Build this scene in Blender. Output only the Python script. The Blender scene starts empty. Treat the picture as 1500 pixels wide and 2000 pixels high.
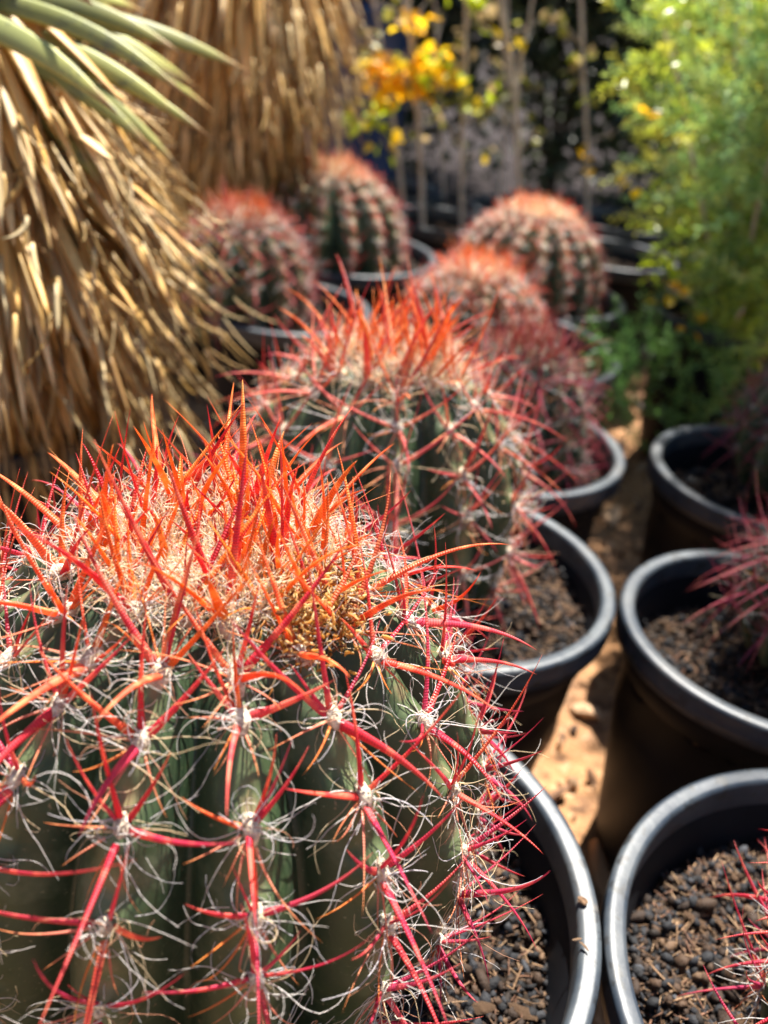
import bpy, math, random
import numpy as np
from mathutils import Vector, Matrix, Euler
rad = math.radians
rng = np.random.default_rng(7)
random.seed(7)
sc = bpy.context.scene
COL = sc.collection

# ------------------------------------------------------------------ camera
CAM_H = 0.64; RIM_Z = 0.24
pitch, roll = rad(30.3), rad(7.08)
right = Vector((1, 0, 0)); up = Vector((0, math.sin(pitch), math.cos(pitch))); fwd = Vector((0, math.cos(pitch), -math.sin(pitch)))
cx = right * math.cos(roll) + up * math.sin(roll); cy = -right * math.sin(roll) + up * math.cos(roll); cz = -fwd
cd = bpy.data.cameras.new('camera'); cam = bpy.data.objects.new('camera', cd); COL.objects.link(cam)
m = Matrix((cx, cy, cz)).transposed().to_4x4(); m.translation = Vector((0, 0, CAM_H)); cam.matrix_world = m
cd.sensor_fit = 'HORIZONTAL'; cd.sensor_width = 36; cd.lens = 43.2
cd.clip_start = 0.01; cd.clip_end = 200
cd.dof.use_dof = True; cd.dof.focus_distance = 0.38; cd.dof.aperture_fstop = 8.2
sc.camera = cam

# ------------------------------------------------------------------ light
SUN_EL, SUN_AZ = rad(63), rad(15)          # azimuth measured from +Y (away from camera) towards +X
w = bpy.data.worlds.new('World'); sc.world = w; w.use_nodes = True
nt = w.node_tree; nt.nodes.clear()
sky = nt.nodes.new('ShaderNodeTexSky'); sky.sky_type = 'NISHITA'; sky.sun_disc = False
sky.sun_elevation = SUN_EL; sky.sun_rotation = SUN_AZ
bg = nt.nodes.new('ShaderNodeBackground'); bg.inputs[1].default_value = 0.052
wo = nt.nodes.new('ShaderNodeOutputWorld')
nt.links.new(sky.outputs[0], bg.inputs[0]); nt.links.new(bg.outputs[0], wo.inputs[0])
sd = bpy.data.lights.new('sun', 'SUN'); sd.energy = 5.0; sd.angle = rad(0.5); sd.color = (1.0, 0.95, 0.87)
so = bpy.data.objects.new('sun', sd); COL.objects.link(so)
sdir = Vector((math.sin(SUN_AZ) * math.cos(SUN_EL), math.cos(SUN_AZ) * math.cos(SUN_EL), math.sin(SUN_EL)))
so.rotation_euler = sdir.to_track_quat('Z', 'Y').to_euler()
sc.view_settings.view_transform = 'Standard'; sc.view_settings.look = 'None'
sc.view_settings.exposure = 1.75; sc.view_settings.gamma = 1.0; sc.view_settings.use_curve_mapping = False

# ------------------------------------------------------------------ materials
def mat(name, color=(.5, .5, .5), rough=.6, spec=.5, attr=False, translucent=0.0, noise=None, bump=None, coat=0, ring=None, objcol=False, ramp_extra=None):
    M = bpy.data.materials.new(name); M.use_nodes = True
    n = M.node_tree.nodes; l = M.node_tree.links; p = n['Principled BSDF']; out = n['Material Output']
    p.inputs['Roughness'].default_value = rough; p.inputs['Specular IOR Level'].default_value = spec
    p.inputs['Coat Weight'].default_value = coat
    if attr:
        a = n.new('ShaderNodeAttribute'); a.attribute_name = 'Col'; c = a.outputs['Color']
    else:
        a = n.new('ShaderNodeRGB'); a.outputs[0].default_value = (*color, 1); c = a.outputs[0]
    tc = n.new('ShaderNodeTexCoord')
    if noise:      # (scale, color2, low, high [,stretch])
        for k, ns in enumerate(noise):
            t = n.new('ShaderNodeTexNoise'); t.inputs['Scale'].default_value = ns[0]; t.inputs['Detail'].default_value = 5; t.inputs['Roughness'].default_value = .6
            if len(ns) > 4:
                mp = n.new('ShaderNodeMapping'); mp.inputs['Scale'].default_value = ns[4]; l.new(tc.outputs['Object'], mp.inputs[0]); l.new(mp.outputs[0], t.inputs[0])
            else: l.new(tc.outputs['Object'], t.inputs[0])
            r = n.new('ShaderNodeMapRange'); r.inputs[1].default_value = ns[2]; r.inputs[2].default_value = ns[3]; l.new(t.outputs[0], r.inputs[0])
            x = n.new('ShaderNodeMix'); x.data_type = 'RGBA'; l.new(r.outputs[0], x.inputs[0]); l.new(c, x.inputs[6])
            x.inputs[7].default_value = (*ns[1], 1); c = x.outputs[2]
    if ring:       # fine cross rings along u (metres): (period, strength, darkening)
        uv = n.new('ShaderNodeUVMap'); uv.uv_map = 'UVMap'; sp = n.new('ShaderNodeSeparateXYZ'); l.new(uv.outputs[0], sp.inputs[0])
        mu = n.new('ShaderNodeMath'); mu.operation = 'MULTIPLY'; mu.inputs[1].default_value = 2 * math.pi / ring[0]; l.new(sp.outputs[0], mu.inputs[0])
        si = n.new('ShaderNodeMath'); si.operation = 'SINE'; l.new(mu.outputs[0], si.inputs[0])
        mr = n.new('ShaderNodeMapRange'); mr.inputs[1].default_value = -1; mr.inputs[2].default_value = 1; l.new(si.outputs[0], mr.inputs[0])
        b = n.new('ShaderNodeBump'); b.inputs['Strength'].default_value = ring[1]; b.inputs['Distance'].default_value = .0006; l.new(mr.outputs[0], b.inputs['Height']); l.new(b.outputs[0], p.inputs['Normal'])
        m3 = n.new('ShaderNodeMapRange'); m3.inputs[3].default_value = ring[2]; m3.inputs[4].default_value = 1.15; l.new(mr.outputs[0], m3.inputs[0])
        x = n.new('ShaderNodeMix'); x.data_type = 'RGBA'; x.blend_type = 'MULTIPLY'; x.inputs[0].default_value = 1; l.new(c, x.inputs[6]); l.new(m3.outputs[0], x.inputs[7]); c = x.outputs[2]
        # irregular bands along the length
        cb = n.new('ShaderNodeCombineXYZ'); l.new(sp.outputs[0], cb.inputs[0]); l.new(sp.outputs[2], cb.inputs[2])
        oi = n.new('ShaderNodeObjectInfo'); ad = n.new('ShaderNodeVectorMath'); ad.operation = 'ADD'; l.new(cb.outputs[0], ad.inputs[0]); l.new(oi.outputs['Random'], ad.inputs[1])
        t = n.new('ShaderNodeTexNoise'); t.inputs['Scale'].default_value = 120; t.inputs['Detail'].default_value = 1; l.new(ad.outputs[0], t.inputs[0])
        r = n.new('ShaderNodeMapRange'); r.inputs[1].default_value = .5; r.inputs[2].default_value = .62; r.inputs[4].default_value = .55; l.new(t.outputs[0], r.inputs[0])
        x = n.new('ShaderNodeMix'); x.data_type = 'RGBA'; l.new(r.outputs[0], x.inputs[0]); l.new(c, x.inputs[6])
        h = n.new('ShaderNodeHueSaturation'); h.inputs['Hue'].default_value = .53; h.inputs['Value'].default_value = 1.5; h.inputs['Saturation'].default_value = .9; l.new(c, h.inputs['Color']); l.new(h.outputs[0], x.inputs[7]); c = x.outputs[2]
    if bump:       # (scale, strength, distance [,stretch])
        t = n.new('ShaderNodeTexNoise'); t.inputs['Scale'].default_value = bump[0]; t.inputs['Detail'].default_value = 6
        if len(bump) > 3:
            mp = n.new('ShaderNodeMapping'); mp.inputs['Scale'].default_value = bump[3]; l.new(tc.outputs['Object'], mp.inputs[0]); l.new(mp.outputs[0], t.inputs[0])
        else: l.new(tc.outputs['Object'], t.inputs[0])
        b = n.new('ShaderNodeBump'); b.inputs['Strength'].default_value = bump[1]; b.inputs['Distance'].default_value = bump[2]; l.new(t.outputs[0], b.inputs['Height']); l.new(b.outputs[0], p.inputs['Normal'])
    l.new(c, p.inputs['Base Color'])
    if translucent:
        tr = n.new('ShaderNodeBsdfTranslucent'); l.new(c, tr.inputs[0]); ms = n.new('ShaderNodeMixShader'); ms.inputs[0].default_value = translucent
        l.new(p.outputs[0], ms.inputs[1]); l.new(tr.outputs[0], ms.inputs[2]); l.new(ms.outputs[0], out.inputs[0])
    return M

M_spine = mat('spine_material', attr=True, rough=.38, spec=.45, translucent=.38, ring=(.0011, .5, .84))
M_hair = mat('white_hair', attr=True, rough=.5, translucent=.55)
M_wool = mat('areole_felt', color=(.5, .4, .3), rough=.95, spec=.1, noise=[(300, (.75, .66, .5), .45, .6), (500, (.12, .08, .06), .55, .65)], bump=(900, 1, .001))
M_body = mat('cactus_skin', attr=True, rough=.48, spec=.4, noise=[(60, (.03, .055, .02), .5, .75), (25, (.1, .125, .07), .56, .72), (420, (.16, .17, .1), .62, .74), (150, (.2, .14, .08), .68, .74)], bump=(350, .25, .0005))
M_pot = mat('black_plastic', color=(.008, .009, .012), rough=.55, spec=.1, noise=[(14, (.014, .016, .02), .45, .7)], bump=(60, .15, .001))
M_rim = mat('dusty_black_plastic', color=(.02, .029, .042), rough=.46, spec=.5, noise=[(22, (.05, .062, .072), .42, .62), (90, (.014, .017, .02), .56, .62), (6, (.085, .085, .085), .5, .7), (35, (.15, .12, .09), .66, .74), (420, (.4, .38, .34), .7, .74)], bump=(70, .35, .0012))
M_soil = mat('potting_soil', color=(.018, .012, .008), rough=.95, spec=.15, noise=[(120, (.09, .05, .028), .5, .65), (300, (.015, .012, .01), .5, .6)], bump=(160, 1, .004))
M_grain = mat('soil_grains', attr=True, rough=.75, spec=.35, bump=(700, .8, .001))
M_chip = mat('wood_chip', color=(.2, .12, .07), rough=.85, spec=.2, noise=[(80, (.07, .04, .025), .45, .65, (1, 8, 1)), (30, (.32, .2, .12), .55, .7)], bump=(120, 1, .0015, (1, 9, 1)))
M_ground = mat('dry_earth', color=(.36, .19, .09), rough=.95, spec=.1, noise=[(3, (.22, .12, .065), .42, .62), (35, (.11, .06, .035), .52, .66), (120, (.5, .32, .19), .58, .7), (1.1, (.13, .085, .07), .5, .66)], bump=(60, 1, .012))
M_dry = mat('dry_leaf', attr=True, rough=.5, spec=.4, translucent=.18, noise=[(18, (.22, .13, .07), .62, .8)], bump=(90, .3, .001))
M_green = mat('yucca_leaf_green', attr=True, rough=.45, spec=.4, translucent=.12, noise=[(40, (.16, .17, .09), .55, .7)])
M_leaf = mat('bush_leaf', attr=True, rough=.35, spec=.6, translucent=.45)
M_yleaf = mat('sapling_leaf', attr=True, rough=.4, spec=.4, translucent=.5)
M_bark = mat('pale_bark', color=(.45, .38, .32), rough=.85, noise=[(40, (.6, .53, .46), .5, .65)], bump=(150, .6, .002))
M_trunk = mat('fibrous_trunk', color=(.14, .085, .045), rough=.95, noise=[(60, (.06, .035, .02), .45, .6, (1, 1, .2))], bump=(80, 1, .006))
M_dark = mat('hedge_leaf', attr=True, rough=.5, translucent=.2)
M_blue = mat('blue_plastic', color=(.008, .035, .11), rough=.4, noise=[(4, (.004, .02, .06), .45, .6)])

# ------------------------------------------------------------------ mesh helpers
class MB:
    """collects quads/tris with vertex colour and uv, builds ONE mesh object"""
    def __init__(s): s.v = []; s.f4 = []; s.f3 = []; s.c = []; s.uv = []; s.n = 0
    def add(s, v, q=None, t=None, col=(1, 1, 1), uv=None):
        v = np.asarray(v, float).reshape(-1, 3); k = len(v)
        s.v.append(v); c = np.asarray(col, float)
        s.c.append(np.broadcast_to(c, (k, 3)) if c.ndim == 1 else c.reshape(-1, 3))
        s.uv.append(np.zeros((k, 2)) if uv is None else np.asarray(uv).reshape(-1, 2))
        if q is not None and len(q): s.f4.append(np.asarray(q) + s.n)
        if t is not None and len(t): s.f3.append(np.asarray(t) + s.n)
        s.n += k
    def mesh(s, name, m, smooth=True):
        v = np.concatenate(s.v); f4 = np.concatenate(s.f4) if s.f4 else np.zeros((0, 4), int); f3 = np.concatenate(s.f3) if s.f3 else np.zeros((0, 3), int)
        me = bpy.data.meshes.new(name); me.vertices.add(len(v)); me.vertices.foreach_set('co', v.ravel())
        loops = np.concatenate([f4.ravel(), f3.ravel()]).astype(np.int32); me.loops.add(len(loops)); me.loops.foreach_set('vertex_index', loops)
        st = np.concatenate([np.arange(len(f4)) * 4, len(f4) * 4 + np.arange(len(f3)) * 3]).astype(np.int32)
        me.polygons.add(len(st)); me.polygons.foreach_set('loop_start', st)
        me.polygons.foreach_set('loop_total', np.concatenate([np.full(len(f4), 4), np.full(len(f3), 3)]).astype(np.int32))
        me.polygons.foreach_set('use_smooth', np.full(len(st), smooth))
        me.update(calc_edges=True)
        c = np.concatenate(s.c); a = me.color_attributes.new('Col', 'FLOAT_COLOR', 'POINT')
        a.data.foreach_set('color', np.concatenate([c, np.ones((len(c), 1))], 1).astype(np.float32).ravel())
        uv = np.concatenate(s.uv)[loops]; u = me.uv_layers.new(name='UVMap'); u.data.foreach_set('uv', uv.astype(np.float32).ravel())
        me.materials.append(m); return me
    def build(s, name, m, parent=None, smooth=True, kind=None):
        return link(name, s.mesh(name, m, smooth), parent, kind)

def link(name, me, parent=None, kind=None):
    o = bpy.data.objects.new(name, me); COL.objects.link(o)
    if parent is not None: o.parent = parent
    if kind: o['kind'] = kind
    return o
def thing(name, label, cat, loc=(0, 0, 0), group=None, rot=(0, 0, 0)):
    o = bpy.data.objects.new(name, None); COL.objects.link(o); o.empty_display_size = .02
    o.location = loc; o.rotation_euler = rot; o['label'] = label; o['category'] = cat
    if group: o['group'] = group
    return o
def tag(o, label, cat, group=None):
    o['label'] = label; o['category'] = cat
    if group: o['group'] = group
    return o
def norm(a): return a / np.maximum(np.linalg.norm(a, axis=-1, keepdims=True), 1e-9)

def tubes(mb, P, Rr, side, K=6, flat=1.0, col=(1, 1, 1), close=True):
    """P (N,S,3) paths, Rr (N,S) half widths, side (N,3) width direction"""
    P = np.asarray(P, float); N, S, _ = P.shape; Rr = np.broadcast_to(Rr, (N, S))
    T = norm(np.gradient(P, axis=1)); sd = np.broadcast_to(np.asarray(side, float).reshape(-1, 1, 3), (N, S, 3))
    B = norm(sd - (sd * T).sum(-1, keepdims=True) * T); Nn = np.cross(T, B)
    a = np.arange(K) / K * 2 * np.pi
    V = P[:, :, None] + B[:, :, None] * (Rr[:, :, None, None] * np.cos(a)[None, None, :, None]) + Nn[:, :, None] * (Rr[:, :, None, None] * flat * np.sin(a)[None, None, :, None])
    L = np.concatenate([np.zeros((N, 1)), np.cumsum(np.linalg.norm(np.diff(P, axis=1), axis=-1), 1)], 1)
    uv = np.stack([np.broadcast_to(L[:, :, None], (N, S, K)), np.broadcast_to(a / 6.3, (N, S, K))], -1)
    c = np.asarray(col, float)
    if c.ndim == 1: c = np.broadcast_to(c, (N, S, 3))
    elif c.ndim == 2: c = np.broadcast_to(c[:, None], (N, S, 3))
    c = np.broadcast_to(c[:, :, None], (N, S, K, 3))
    i = np.arange(N)[:, None, None] * S * K; j = np.arange(S - 1)[None, :, None] * K; k = np.arange(K)[None, None, :]; k2 = (k + 1) % K
    q = np.stack([i + j + k, i + j + k2, i + j + K + k2, i + j + K + k], -1).reshape(-1, 4)
    t = None
    if close:
        ii = np.arange(N)[:, None] * S * K; kk = np.arange(1, K - 1)[None]
        t = np.concatenate([np.stack([ii + 0 * kk, ii + kk + 1, ii + kk], -1).reshape(-1, 3),
                            np.stack([ii + (S - 1) * K + 0 * kk, ii + (S - 1) * K + kk, ii + (S - 1) * K + kk + 1], -1).reshape(-1, 3)])
    mb.add(V, q, t, c, uv)

def lathe(prof, seg=96, col=(1, 1, 1), wob=None):
    mb = MB(); prof = np.array(prof, float); a = np.arange(seg) / seg * 2 * np.pi
    V = np.stack([prof[:, None, 0] * np.cos(a), prof[:, None, 0] * np.sin(a), np.broadcast_to(prof[:, None, 1], (len(prof), seg))], -1)
    if wob is not None: V[..., :2] *= (1 + wob * np.sin(2 * a + .6) + wob * .4 * np.sin(3 * a))[None, :, None]
    i = np.arange(len(prof) - 1)[:, None] * seg; k = np.arange(seg)[None]; k2 = (k + 1) % seg
    mb.add(V, np.stack([i + k, i + k2, i + seg + k2, i + seg + k], -1).reshape(-1, 4), None, col); return mb

# icosphere template
def ico(sub):
    import bmesh
    b = bmesh.new(); bmesh.ops.create_icosphere(b, subdivisions=sub, radius=1); b.verts.ensure_lookup_table()
    v = np.array([x.co[:] for x in b.verts]); f = np.array([[x.index for x in g.verts] for g in b.faces]); b.free(); return v, f
ICO1, ICO2 = ico(1), ico(2)
def rotmats(N, r=rng):
    q = norm(r.normal(size=(N, 4))); a, b, c, d = q.T
    return np.stack([np.stack([1 - 2 * (c * c + d * d), 2 * (b * c - a * d), 2 * (b * d + a * c)], -1), np.stack([2 * (b * c + a * d), 1 - 2 * (b * b + d * d), 2 * (c * d - a * b)], -1), np.stack([2 * (b * d - a * c), 2 * (c * d + a * b), 1 - 2 * (b * b + c * c)], -1)], 1)
def blobs(mb, cen, size, col, tmpl=ICO1, jit=.22, aspect=(1, 1, 1), r=rng):
    """irregular pebbles/crumbs"""
    tv, tf = tmpl; N = len(cen); A = np.broadcast_to(np.asarray(aspect, float), (N, 3))
    V = tv[None] * (1 + r.normal(size=(N, len(tv), 1)) * jit) * A[:, None] * np.asarray(size).reshape(N, 1, 1)
    V = np.einsum('nij,nvj->nvi', rotmats(N, r), V) + cen[:, None]
    c = np.broadcast_to(np.asarray(col, float)[:, None], (N, len(tv), 3))
    mb.add(V, None, (tf[None] + np.arange(N)[:, None, None] * len(tv)).reshape(-1, 3), c)

# ------------------------------------------------------------------ ground
def hnoise(x, y):
    return (.006 * np.sin(x * 7.1 + 1.3 * np.sin(y * 5)) + .005 * np.sin(y * 9.3 + 2 * np.sin(x * 6.1)) + .003 * np.sin(x * 31 + y * 17) + .003 * np.sin(y * 41 - x * 23))
g1 = np.concatenate([-np.geomspace(60, 2.05, 14), np.linspace(-2, 2, 161), np.geomspace(2.05, 60, 14)])
g2 = np.concatenate([-np.geomspace(30, 1.05, 8), np.linspace(-1, 5, 181), np.geomspace(5.1, 120, 14)])
gx, gy = np.meshgrid(g1, g2, indexing='ij')
mb = MB(); ny = len(g2); nx = len(g1)
i = np.arange(nx - 1)[:, None] * ny; j = np.arange(ny - 1)[None]
mb.add(np.stack([gx, gy, hnoise(gx, gy) - .012], -1), np.stack([i + j, i + ny + j, i + ny + j + 1, i + j + 1], -1).reshape(-1, 4))
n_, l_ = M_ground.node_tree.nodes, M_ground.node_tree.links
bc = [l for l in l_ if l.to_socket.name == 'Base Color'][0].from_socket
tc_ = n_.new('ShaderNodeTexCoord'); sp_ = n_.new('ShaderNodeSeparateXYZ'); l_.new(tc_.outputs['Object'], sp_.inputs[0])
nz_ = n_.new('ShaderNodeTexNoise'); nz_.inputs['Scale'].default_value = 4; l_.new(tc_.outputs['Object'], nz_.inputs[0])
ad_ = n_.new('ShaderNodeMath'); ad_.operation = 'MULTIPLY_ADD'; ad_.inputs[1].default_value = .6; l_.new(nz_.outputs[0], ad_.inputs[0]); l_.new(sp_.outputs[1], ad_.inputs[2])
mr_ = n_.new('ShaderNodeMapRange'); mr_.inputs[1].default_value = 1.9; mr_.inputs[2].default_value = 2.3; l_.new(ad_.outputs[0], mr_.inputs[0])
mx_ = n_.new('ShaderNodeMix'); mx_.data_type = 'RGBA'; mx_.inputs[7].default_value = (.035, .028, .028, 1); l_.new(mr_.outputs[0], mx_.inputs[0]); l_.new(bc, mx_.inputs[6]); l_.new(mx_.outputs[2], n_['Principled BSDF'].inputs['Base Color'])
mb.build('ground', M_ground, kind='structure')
# loose bark crumbs and clods on the ground between the pots
mb = MB(); N = 5200
px = rng.uniform(-.5, 1.3, N); py = rng.uniform(.25, 3.2, N)
sz = rng.gamma(2, .0022, N) + .001
cc = np.array([[.36, .2, .1], [.15, .08, .045], [.46, .29, .17], [.07, .04, .03]])[rng.integers(0, 4, N)] * rng.uniform(.6, 1.2, (N, 1))
blobs(mb, np.stack([px, py, hnoise(px, py) - .012 + sz * .3], -1), sz, cc, aspect=np.stack([rng.uniform(1, 2.6, N), rng.uniform(.6, 1, N), rng.uniform(.4, .8, N)], -1))
o = mb.build('bark_crumbs', M_grain, kind='stuff', smooth=False); o['label'] = 'orange brown bark crumbs and clods lying on the bare earth'; o['category'] = 'mulch'

# ------------------------------------------------------------------ pots
def pot_meshes(R, seg=128):
    """outer wall, rolled rim (profiles r,z with z=0 at rim top)"""
    w_ = .012
    rim = []
    for a in np.linspace(-90, 90, 5): rim.append((R - .0035 + .0035 * math.cos(rad(a)), -.0035 + .0035 * math.sin(rad(a))))
    inner = []
    rim = [(R - .006, -.022), (R - .003, -.022)] + [(R - .0005, -.0205), (R, -.012)] + rim[1:] + [(R - w_ * .5, -.0006), (R - w_ + .003, -.0004), (R - w_ + .001, -.0012), (R - w_, -.004), (R - w_ - .0005, -.02)]
    wall = [(0, -.232), (R * .70, -.236), (R * .72, -.232), (R * .86, -.09), (R - .016, -.05), (R - .0115, -.046), (R - .008, -.03), (R - .0065, -.0215)]
    inn = [(R - w_ - .0006, -.0195), (R - w_ - .004, -.03), (R - w_ - .012, -.08), (R * .8, -.12)]
    return rim, wall, inn
def make_pot(x, y, R, label, soil=.03, grains=0, gtmpl=ICO1, chips=0, gsize=1.0, wob=.006, seed=1, topsz=1.0, name='plant_pot', z=0.24, cat='plant pot', moss=(0,0)):
    r = np.random.default_rng(seed)
    t = thing(name, label, cat, (x, y, 0), 'black nursery pots standing on the earth', rot=(0, 0, r.uniform(0, 6)))
    rim, wall, inn = pot_meshes(R)
    for nm, prof, m_ in (('rim', rim, M_rim), ('pot_wall', wall, M_pot), ('inner_wall', inn, M_pot)):
        o = lathe(prof, 128, wob=wob).build(nm, m_, t); o.location.z = z
    # soil: lumpy disc
    rs = R - .0155; nr, na = 26, 96
    rr = np.linspace(0, 1, nr)[:, None] * rs; aa = np.arange(na)[None] / na * 2 * np.pi
    X = rr * np.cos(aa); Y = rr * np.sin(aa)
    ph = r.uniform(0, 6, 4)
    def sh(X, Y): return -soil + .004 * np.sin(X * 60 + ph[0]) * np.sin(Y * 55 + ph[1]) + .003 * np.sin(X * 140 + ph[2] + 2 * np.sin(Y * 90)) - .006 * (np.hypot(X, Y) / rs) ** 6
    s = MB(); i = np.arange(nr - 1)[:, None] * na; k = np.arange(na)[None]; k2 = (k + 1) % na
    s.add(np.stack([X, Y, sh(X, Y)], -1), np.stack([i + k, i + na + k, i + na + k2, i + k2], -1).reshape(-1, 4)); o = s.build('soil', M_soil, t); o.location.z = z
    if grains:
        a = r.uniform(0, 2 * np.pi, grains); q = np.sqrt(r.uniform(0, 1, grains)) * (rs - .002)
        gx_, gy_ = q * np.cos(a), q * np.sin(a); sz = (r.gamma(2.6, .00042, grains) + .0006) * gsize
        base = np.array([[.014, .014, .017], [.024, .025, .03], [.055, .058, .068], [.09, .05, .028], [.04, .022, .013], [.17, .1, .055], [.022, .015, .011]])
        cc = base[r.choice(7, grains, p=[.22, .18, .07, .17, .19, .06, .11])] * r.uniform(.35, .85, (grains, 1))
        s = MB(); blobs(s, np.stack([gx_, gy_, sh(gx_, gy_) + sz * r.uniform(-.2, 1.5, grains)], -1), sz, cc, gtmpl, .22, np.stack([r.uniform(.8, 2.0, grains), np.ones(grains), r.uniform(.5, 1, grains)], -1), r)
        # thin fibres and needles of bark
        nf = grains // 4; a = r.uniform(0, 2 * np.pi, nf); q = np.sqrt(r.uniform(0, 1, nf)) * (rs - .01); d = r.uniform(0, 2 * np.pi, nf); L = r.uniform(.004, .02, nf) * gsize
        c0 = np.stack([q * np.cos(a), q * np.sin(a), sh(q * np.cos(a), q * np.sin(a)) + r.uniform(.0005, .004, nf)], -1)
        dv = np.stack([np.cos(d), np.sin(d), r.normal(0, .22, nf)], -1) * L[:, None]; bend = r.normal(0, .12, (nf, 3)) * L[:, None]
        u = np.linspace(-.5, .5, 5)[None, :, None]; P = c0[:, None] + dv[:, None] * u + bend[:, None] * (u * u - .1)
        fc = np.array([[.22, .13, .07], [.1, .055, .03], [.33, .21, .12], [.2, .1, .06]])[r.integers(0, 4, nf)] * r.uniform(.6, 1.2, (nf, 1))
        tubes(s, P, (r.uniform(.0002, .0007, nf)[:, None]) * np.array([.5, 1, 1, 1, .4])[None], (0, 0, 1), 4, 1, fc)
        o = s.build('soil_grains', M_grain, t, kind='stuff'); o.location.z = z
    for k in range(chips):
        a = r.uniform(0, 2 * np.pi); q = math.sqrt(r.uniform(.05, 1)) * (rs - .014)
        c = wood_chip(r, r.uniform(.008, .017) * gsize, t)
        X_, Y_ = q * math.cos(a), q * math.sin(a); c.location = (X_, Y_, z + float(sh(X_, Y_)) + r.uniform(.0045, .007)); c.rotation_euler = (r.normal(0, .25), r.normal(0, .3), r.uniform(0, 6.3))
    return t
CHIPS = []
def wood_chip(r, L, parent):
    if len(CHIPS) < 7:
        mb = MB(); nu, K = 7, 8; u = np.linspace(0, 1, nu); wv = (.62 + r.uniform(-.1, .1)) * np.array([.45, .8, 1, 1.03, .95, .75, .35]) * r.uniform(.85, 1.15, nu) * .35
        P = np.stack([(u - .5), r.normal(0, .02, nu), r.normal(0, .015, nu)], -1)[None]
        tubes(mb, P, wv[None], (0, 1, 0), K, .35); V = mb.v[0]; V += r.normal(0, .018, V.shape)
        CHIPS.append(mb.mesh('wood_chip', M_chip, False)); me = CHIPS[-1]
    else: me = CHIPS[r.integers(0, len(CHIPS))]
    o = link('wood_chip', me, parent); o.scale = (L, L * r.uniform(.7, 1.2), L); return o

H_ = .4
POTS = dict(
 P1=(-.05 * H_, .78 * H_, .39 * H_), R1=(.718 * H_, .698 * H_, .3855 * H_), P2=(.142 * H_, 1.541 * H_, .33 * H_), R2=(.768 * H_, 1.44 * H_, .2945 * H_),
 R3=(.959 * H_, 2.143 * H_, .2945 * H_), P3=(.301 * H_, 2.158 * H_, .2945 * H_), P4=(.33 * H_, 2.9 * H_, .37 * H_), P5=(.527 * H_, 3.52 * H_, .2945 * H_),
 L=(-.418 * H_, 3.007 * H_, .2945 * H_), L2=(-.29 * H_, 3.8 * H_, .38 * H_))
pot1 = make_pot(*POTS['P1'], 'large black pot of the big foreground cactus, its grey rim lit by the sun', soil=.041, grains=11000, gtmpl=ICO1, chips=70, seed=11)
make_pot(*POTS['R1'], 'large black pot in the bottom right corner with sunlit granular soil', soil=.042, grains=12500, chips=30, seed=12)
make_pot(*POTS['P2'], 'black pot under the second cactus, just behind the foreground pot', soil=.03, grains=2600, chips=16, seed=13, wob=.01)
make_pot(*POTS['R2'], 'shaded black pot with bluish rim at the right, behind the bottom right corner pot', soil=.045, grains=2200, chips=8, seed=14)
make_pot(*POTS['R3'], 'shaded black pot at the right edge in front of the green bush', soil=.045, grains=900, chips=6, seed=15, gsize=1.4)
make_pot(*POTS['P3'], 'black pot directly behind the second cactus, its rim showing on the right', soil=.03, grains=900, chips=6, seed=16, gsize=1.4)
make_pot(*POTS['P4'], 'wide black pot fourth in the row behind the foreground cactus', soil=.03, grains=500, seed=17, gsize=2)
make_pot(*POTS['P5'], 'black pot with pale sunlit rim under the farthest cactus at centre right', soil=.022, grains=500, seed=18, gsize=2)
make_pot(*POTS['L'], 'black pot with pale grey rim at the left beside the thatch of dead leaves', soil=.03, grains=500, seed=19, gsize=2)
make_pot(*POTS['L2'], 'black pot under the round cactus at the back left of the row', soil=.022, grains=400, seed=20, gsize=2)

# debris lying on the rim of the front pot
DEB = np.random.default_rng(9)
def debris(label, cat, x, y, L, rz, thick, m_):
    mb = MB(); tubes(mb, (np.stack([np.linspace(-.5, .5, 6), DEB.normal(0, .03, 6), DEB.normal(0, .02, 6)], -1) * L)[None], (thick * L * np.array([.5, .9, 1, 1, .85, .4]))[None], (0, 1, 0), 8, .5)
    mb.v[0] += DEB.normal(0, .03 * thick * L * 2, mb.v[0].shape); o = mb.build('bark_splinter', m_, None, smooth=False); o.location = (x, y, .2415); o.rotation_euler = (0, 0, rz); tag(o, label, cat)
debris('square tan bark flake lying on the grey rim of the foreground pot', 'bark flake', .1258, .3149, .0052, 2.2, .42, M_chip)
debris('dark splinter on the foreground pot rim below the tan flake, upper of two', 'splinter', .1201, .292, .005, .3, .12, M_trunk)
debris('dark splinter on the foreground pot rim below the tan flake, lower of two', 'splinter', .1233, .2886, .006, -.9, .12, M_trunk)
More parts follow.
